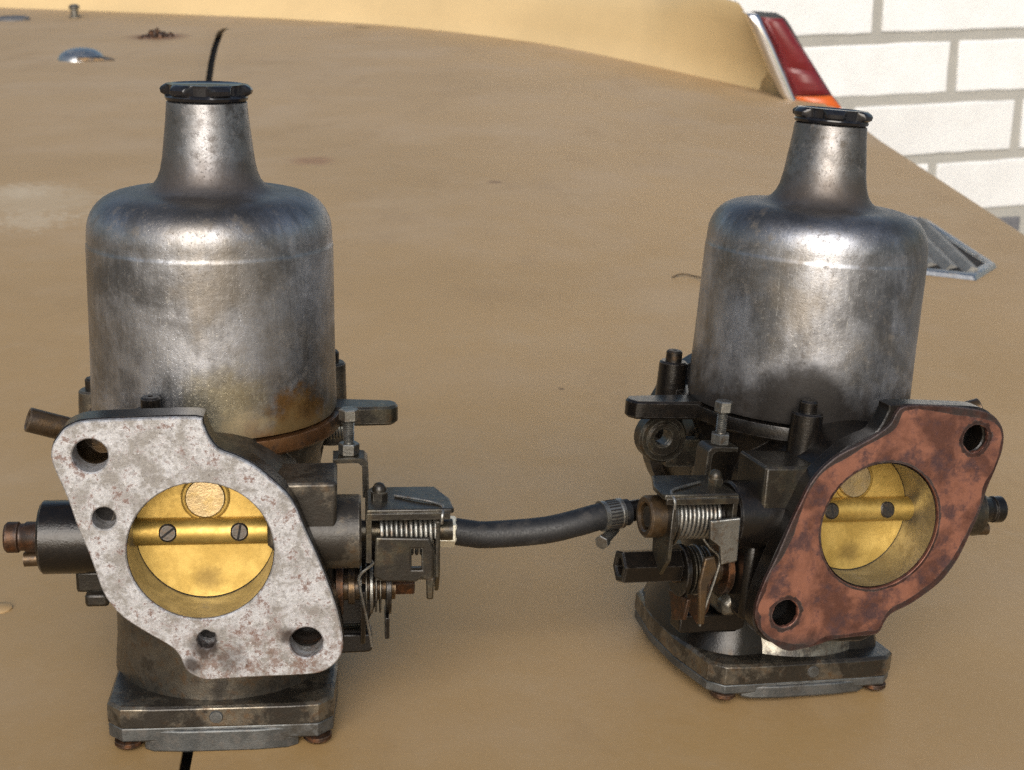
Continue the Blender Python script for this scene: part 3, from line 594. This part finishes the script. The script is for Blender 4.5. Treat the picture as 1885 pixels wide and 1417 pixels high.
    B(MB().cyl((4.72, -4.2, 7.28), (4.72, -4.2, 7.5), .24, 6).lathe([(.19, 7.45), (.2, 7.6), (.13, 7.72), (.05, 7.76)], (4.72, -4.2, 0), n=16), "lever_nut", 'steel', lever)
    B(MB().tube(cr([(5.15, -4.1, 7.34), (5.8, -4.5, 7.36), (6.25, -4.75, 7.34), (6.42, -4.95, 7.3), (6.4, -5.2, 7.15), (6.38, -5.2, 6.9)], 4, False), .045, 8), "spring_tail", 'steel_clean', lever)
    B(coil(4.72, 6.25, SY-.1, SZ+.02, .64, 11.5, .055, 18), "return_spring", 'steel_clean', smooth=60)
    # lower claw with its slot
    pl = MB().prism([(4.55, 5.35), (4.75, 5.22), (5.7, 5.18), (5.85, 5.28), (6.18, 5.1), (6.2, 6.1), (6.05, 6.45), (4.6, 6.5)], 4.95, 5.12, 'y', [[(5.58, 5.55), (5.85, 5.55), (5.85, 6.15), (5.58, 6.15)]], bev=.04)
    pl.prism([(6.0, 4.65), (6.18, 4.65), (6.2, 5.3), (5.98, 5.3)], 4.9, 5.12, 'y', bev=.04)
    pl.box((4.6, -5.0, 5.2), (6.1, -4.2, 5.3))
    if not rh: B(pl, "claw", 'steel', bevel=.03)
    else:
        B(MB().cyl((4.5, SY, SZ), (6.3, SY, SZ), .56, 32, ch=.04), "spool", 'cast_dark', smooth=40)
        B(MB().cyl((6.12, SY, SZ), (6.22, SY, SZ), .82, 36, ch=.02).cyl((6.0, SY, SZ-.1), (6.06, SY, SZ-.1), .76, 36), "spring_washer", 'steel', smooth=40)
        B(MB().prism([(4.9, 5.4), (5.2, 5.35), (5.3, 4.6), (5.15, 3.3), (4.98, 3.3), (5.0, 4.5), (4.75, 5.0)], 5.0, 5.12, 'y', bev=.03), "pointer", 'pipe', bevel=.02)
        B(MB().prism([(1.9, 2.9), (3.6, 2.9), (3.7, 3.3), (3.2, 3.75), (2.0, 3.8)], 3.2, 3.7, 'y', bev=.12), "bowl_rib", 'bowl_r', bevel=.05)
    if rh:
        def ol(k, z): return [(.5+(x-.5)*k, -.2+(y+.2)*(k if y > -.2 else k*.82), z) for x, y in cr(cham(-2.9, 3.65, -3.4, 3.2, .9), 2)]
        B(MB().rings([ol(1.0, 1.15), ol(.97, 1.5), ol(.9, 2.1), ol(.84, 2.8), ol(.76, 3.5), ol(.5, 4.0)]), "bowl_flare", 'cast_dark', smooth=50)
    B(MB().box((1.6, -4.4, 3.0), (3.45, -1.6, 5.6)), "lower_web", 'cast_dark', bevel=.2)
    B(MB().prism([(3.3, 1.0), (3.3, 2.2), (2.8, 3.2), (1.5, 3.6), (-1.5, 3.6), (-2.4, 2.4), (-2.5, 1.0)], -2.9, 2.2, 'y', bev=.3, bevb=.3), "bowl_shoulder", 'cast_dark' if rh else 'bowl_l', bevel=.1, smooth=50)
    B(MB().prism([(-5.05, 5.3), (-4.6, 4.7), (-3.9, 5.2), (-3.75, 6.4), (-3.9, 7.1), (-4.6, 7.2), (-5.05, 6.9)], 6.24, 6.36, 'x', bev=.03), "end_plate", 'steel', bevel=.02)
    if rh:
        B(MB().pipe((6.3, SY, SZ), (6.85, SY, SZ), .62, .40, 32, ch=.05), "collar", 'pipe', smooth=40)
        B(MB().prism([(4.3, 6.62), (5.25, 6.55), (5.2, 6.0), (4.85, 5.75), (4.75, 5.2), (4.25, 5.3)], 5.15, 5.3, 'y', bev=.03), "clip", 'steel_clean', bevel=.03)
    # idle screw post
    post = MB().lathe([(.13, 8.0), (.13, 9.1)], (3.9, -2.6, 0), n=14)
    for k in range(11): post.lathe([(.13, 0), (.165, .025), (.13, .05)], (3.9, -2.6, 8.45+k*.055), n=14)
    ps = B(post, "idle_screw", 'steel_clean', smooth=50)
    B(MB().cyl((3.9, -2.6, 9.08), (3.9, -2.6, 9.42), .28, 6, ch=.03, rot=.4), "screw_head", 'steel_clean', ps, smooth=25)
    B(MB().cyl((3.9, -2.6, 8.08), (3.9, -2.6, 8.42), .30, 6, ch=.03, rot=.2), "lock_nut", 'steel_clean', ps, smooth=25)
    br = MB().prism(cr([(3.45, 8.06), (4.2, 8.08), (4.38, 8.0), (4.44, 7.8), (4.46, 6.9)], 3, False)+cr([(4.28, 6.9), (4.27, 7.75), (4.2, 7.88), (4.1, 7.93), (3.45, 7.92)], 3, False), 2.2, 3.0, 'y', bev=.02)
    B(br, "screw_bracket", 'steel', smooth=30)
    ax = .5 if rh else 0
    # lifting arm and eye at the back of the chamber joint
    B(MB().prism(cr([(3.0, -.2), (4.9+ax, -.25), (5.25+ax, -.12), (5.38+ax, .2), (5.25+ax, .5), (4.9+ax, .62), (3.0, .75)], 3), 8.2, 8.78, 'z', bev=.07, bevb=.07), "lifting_arm", 'steel' if not rh else 'cast_dark', smooth=40)
    ey = MB().prism(circ(4.3, 7.35, .82, 36), -1.1, -.55, 'y', [circ(4.36, 7.4, .27, 24)], bev=.08)
    ey.prism(circ(4.3, 7.35, .58, 36), -.6, -.45, 'y', [circ(4.36, 7.4, .27, 24)], bev=.05).box((3.0, .6, 6.4), (4.1, 1.05, 7.3))
    if rh: B(ey, "cable_eye", 'steel', smooth=30)
    else: B(coil(3.3, 3.75, .3, 8.0, .3, 5, .06), "lever_spring", 'steel_clean', smooth=60)
    # choke stack
    CY, CZ = -3.1, 4.25
    ck = B(MB().cyl((2.6, CY, CZ), (5.2, CY, CZ), .38, 24), "choke_spindle", 'pipe', smooth=40)
    for x, r_, t_, mt in ((3.5, .78, .22, 'rusty'), (3.85, .5, .2, 'pipe'), (4.18, .72, .06, 'steel_clean'), (4.34, .74, .05, 'steel'), (4.46, .78, .1, 'steel_clean'), (4.62, .74, .05, 'steel'), (4.74, .76, .05, 'steel'), (4.92, .80, .16, 'cast_dark')):
        B(MB().cyl((x, CY, CZ), (x+t_, CY, CZ), r_, 32, ch=min(.02, t_*.3)), "washer", mt, ck, smooth=40)
    if rh:
        B(MB().pipe((5.1, CY, 4.42), (7.0, CY, 4.42), .53, .28, 6, ch=.05), "spindle_nut", 'cast_dark', ck, smooth=25)
    else:
        B(MB().cyl((5.1, CY, 4.35), (5.75, CY, 4.35), .36, 6, ch=.04), "spindle_nut", 'rusty', ck, smooth=25)
    B(MB().tube(cr([(4.75, -3.95, 5.55), (4.55, -4.0, 5.3), (4.18, -4.0, 4.95), (4.2, -4.0, 4.5), (4.42, -3.95, 3.4), (4.52, -3.9, 2.75)], 4, False), .045, 8), "choke_spring", 'steel_clean')
    cam_ = MB().prism([(-3.9, 4.4), (-3.75, 3.2), (-3.3, 2.55), (-2.6, 2.7), (-2.3, 3.6), (-2.4, 4.6)], 4.2, 4.34, 'x', bev=.02)
    cam_.prism([(-3.9, 3.6), (-3.75, 2.9), (-3.0, 2.6), (-2.5, 3.4)], 4.9, 5.02, 'x', bev=.02)
    B(cam_, "cam_plate", 'rusty' if rh else 'cast_dark', bevel=.02)
    B(MB().prism([(2.3, 2.55), (4.5, 2.55), (4.55, 2.5), (4.55, 2.02), (4.45, 1.95), (2.3, 1.9)], 1.9, 2.6, 'y', bev=.05), "stop_lever", 'cast_dark', bevel=.03)
    B(MB().box((2.2, -3.0, 2.7), (3.45, -1.8, 4.4)).box((2.0, -3.3, 2.75), (3.3, -1.4, 3.35)), "choke_housing", 'cast_dark' if not rh else 'bowl_r', bevel=.12)
    # fuel inlet
    if not rh:
        B(MB().prism([(3.3, 2.6), (4.4, 2.6), (4.75, 3.4), (4.7, 5.4), (4.3, 5.8), (3.3, 5.7)], 1.7, 2.1, 'y', bev=.05), "link_plate", 'cast_dark', bevel=.04)
        B(MB().cyl((2.8, -.5, 4.98), (6.4, -.5, 4.93), .3, 20), "inlet_pipe", 'cast_dark')
        B(MB().cyl((6.32, -.5, 4.93), (7.12, -.5, 4.90), .48, 6, ch=.05, rot=.55), "union_nut", 'nickel', smooth=25)
    else:
        B(MB().cyl((2.8, -.53, 5.65), (6.3, -1.16, 5.47), .34, 20, ch=.04), "inlet_pipe", 'cast_dark', smooth=40)
    return root

def rotm(yaw, lx, ly): return (Matrix.Rotation(R(ly), 3, 'Y') @ Matrix.Rotation(R(lx), 3, 'X') @ Matrix.Rotation(R(yaw), 3, 'Z')).to_quaternion()
carburettor("carburettor", 1, (-8.95, 41.70, -.19), rotm(6.0, -4, 1.27), "carburettor with bare rust speckled grey flange and amber stained bell", False)
carburettor("carburettor", -1, (8.56, 45.74, -1.50), rotm(17.1, -6, 4.59), "oily carburettor with copper red gasket on its flange", True)

# ------------------------------------------------------------------ fuel hose between them
HP = [(-1.74, 42.3, 4.53), (-1.3, 42.28, 4.47), (-.7, 42.25, 4.44), (.95, 42.3, 4.56), (1.95, 42.5, 4.71), (2.71, 42.8, 4.80), (3.57, 43.2, 4.77)]
hose = MB().tube(cr(HP, 6, False), .415, 24).build("fuel_hose", M['rubber'], None, smooth=60)
tag(hose, "black rubber fuel hose linking the two carburettors", "hose")
a, b = Vector((2.72, 42.81, 4.80)), Vector((3.42, 43.13, 4.78)); d = (b-a).normalized(); u_, v_, _ = frame(d)
band = MB().lathe([(.42, 0), (.475, 0), (.475, .1), (.455, .12), (.455, .58), (.475, .6), (.475, .7), (.42, .7)], a, d, n=40).build("hose_clamp", M['steel_clean'], hose, smooth=30)
for i in range(26):
    an = 2*pi*i/26; c = a+d*.35+(u_*cos(an)+v_*sin(an))*.452; rr = (u_*cos(an)+v_*sin(an)); tt = d.cross(rr)
    Mx = Matrix((d, tt, rr)).transposed().to_4x4(); Mx.translation = c
    q = MB().box((-.19, -.022, -.01), (.19, .022, .012), Mx).build("slot", M['black'], band)
sa = a+d*.3+Vector((-.05, -.1, -.62))
q = MB().cyl(sa+Vector((.25, .45, 0)), sa+Vector((-.12, -.35, -.02)), .17, 16).cyl(sa+Vector((-.12, -.35, -.02)), sa+Vector((-.22, -.55, -.025)), .23, 6, ch=.02)
q.build("clamp_screw", M['steel_clean'], band, smooth=30)

twig = MB().tube(cr([(0, 0, .12), (.7, .5, .22), (1.5, .3, .12), (2.3, -1.3, .3), (2.7, -1.9, .15)], 4, False), [.05]*16+[.03], 6).build("twig", M['pipe'])
twig.location = Vector((10.9, 100.2, deck(11.5, 100)))*S; tag(twig, "thin dark twig lying on the tan panel left of the oily carburettor", "twig")
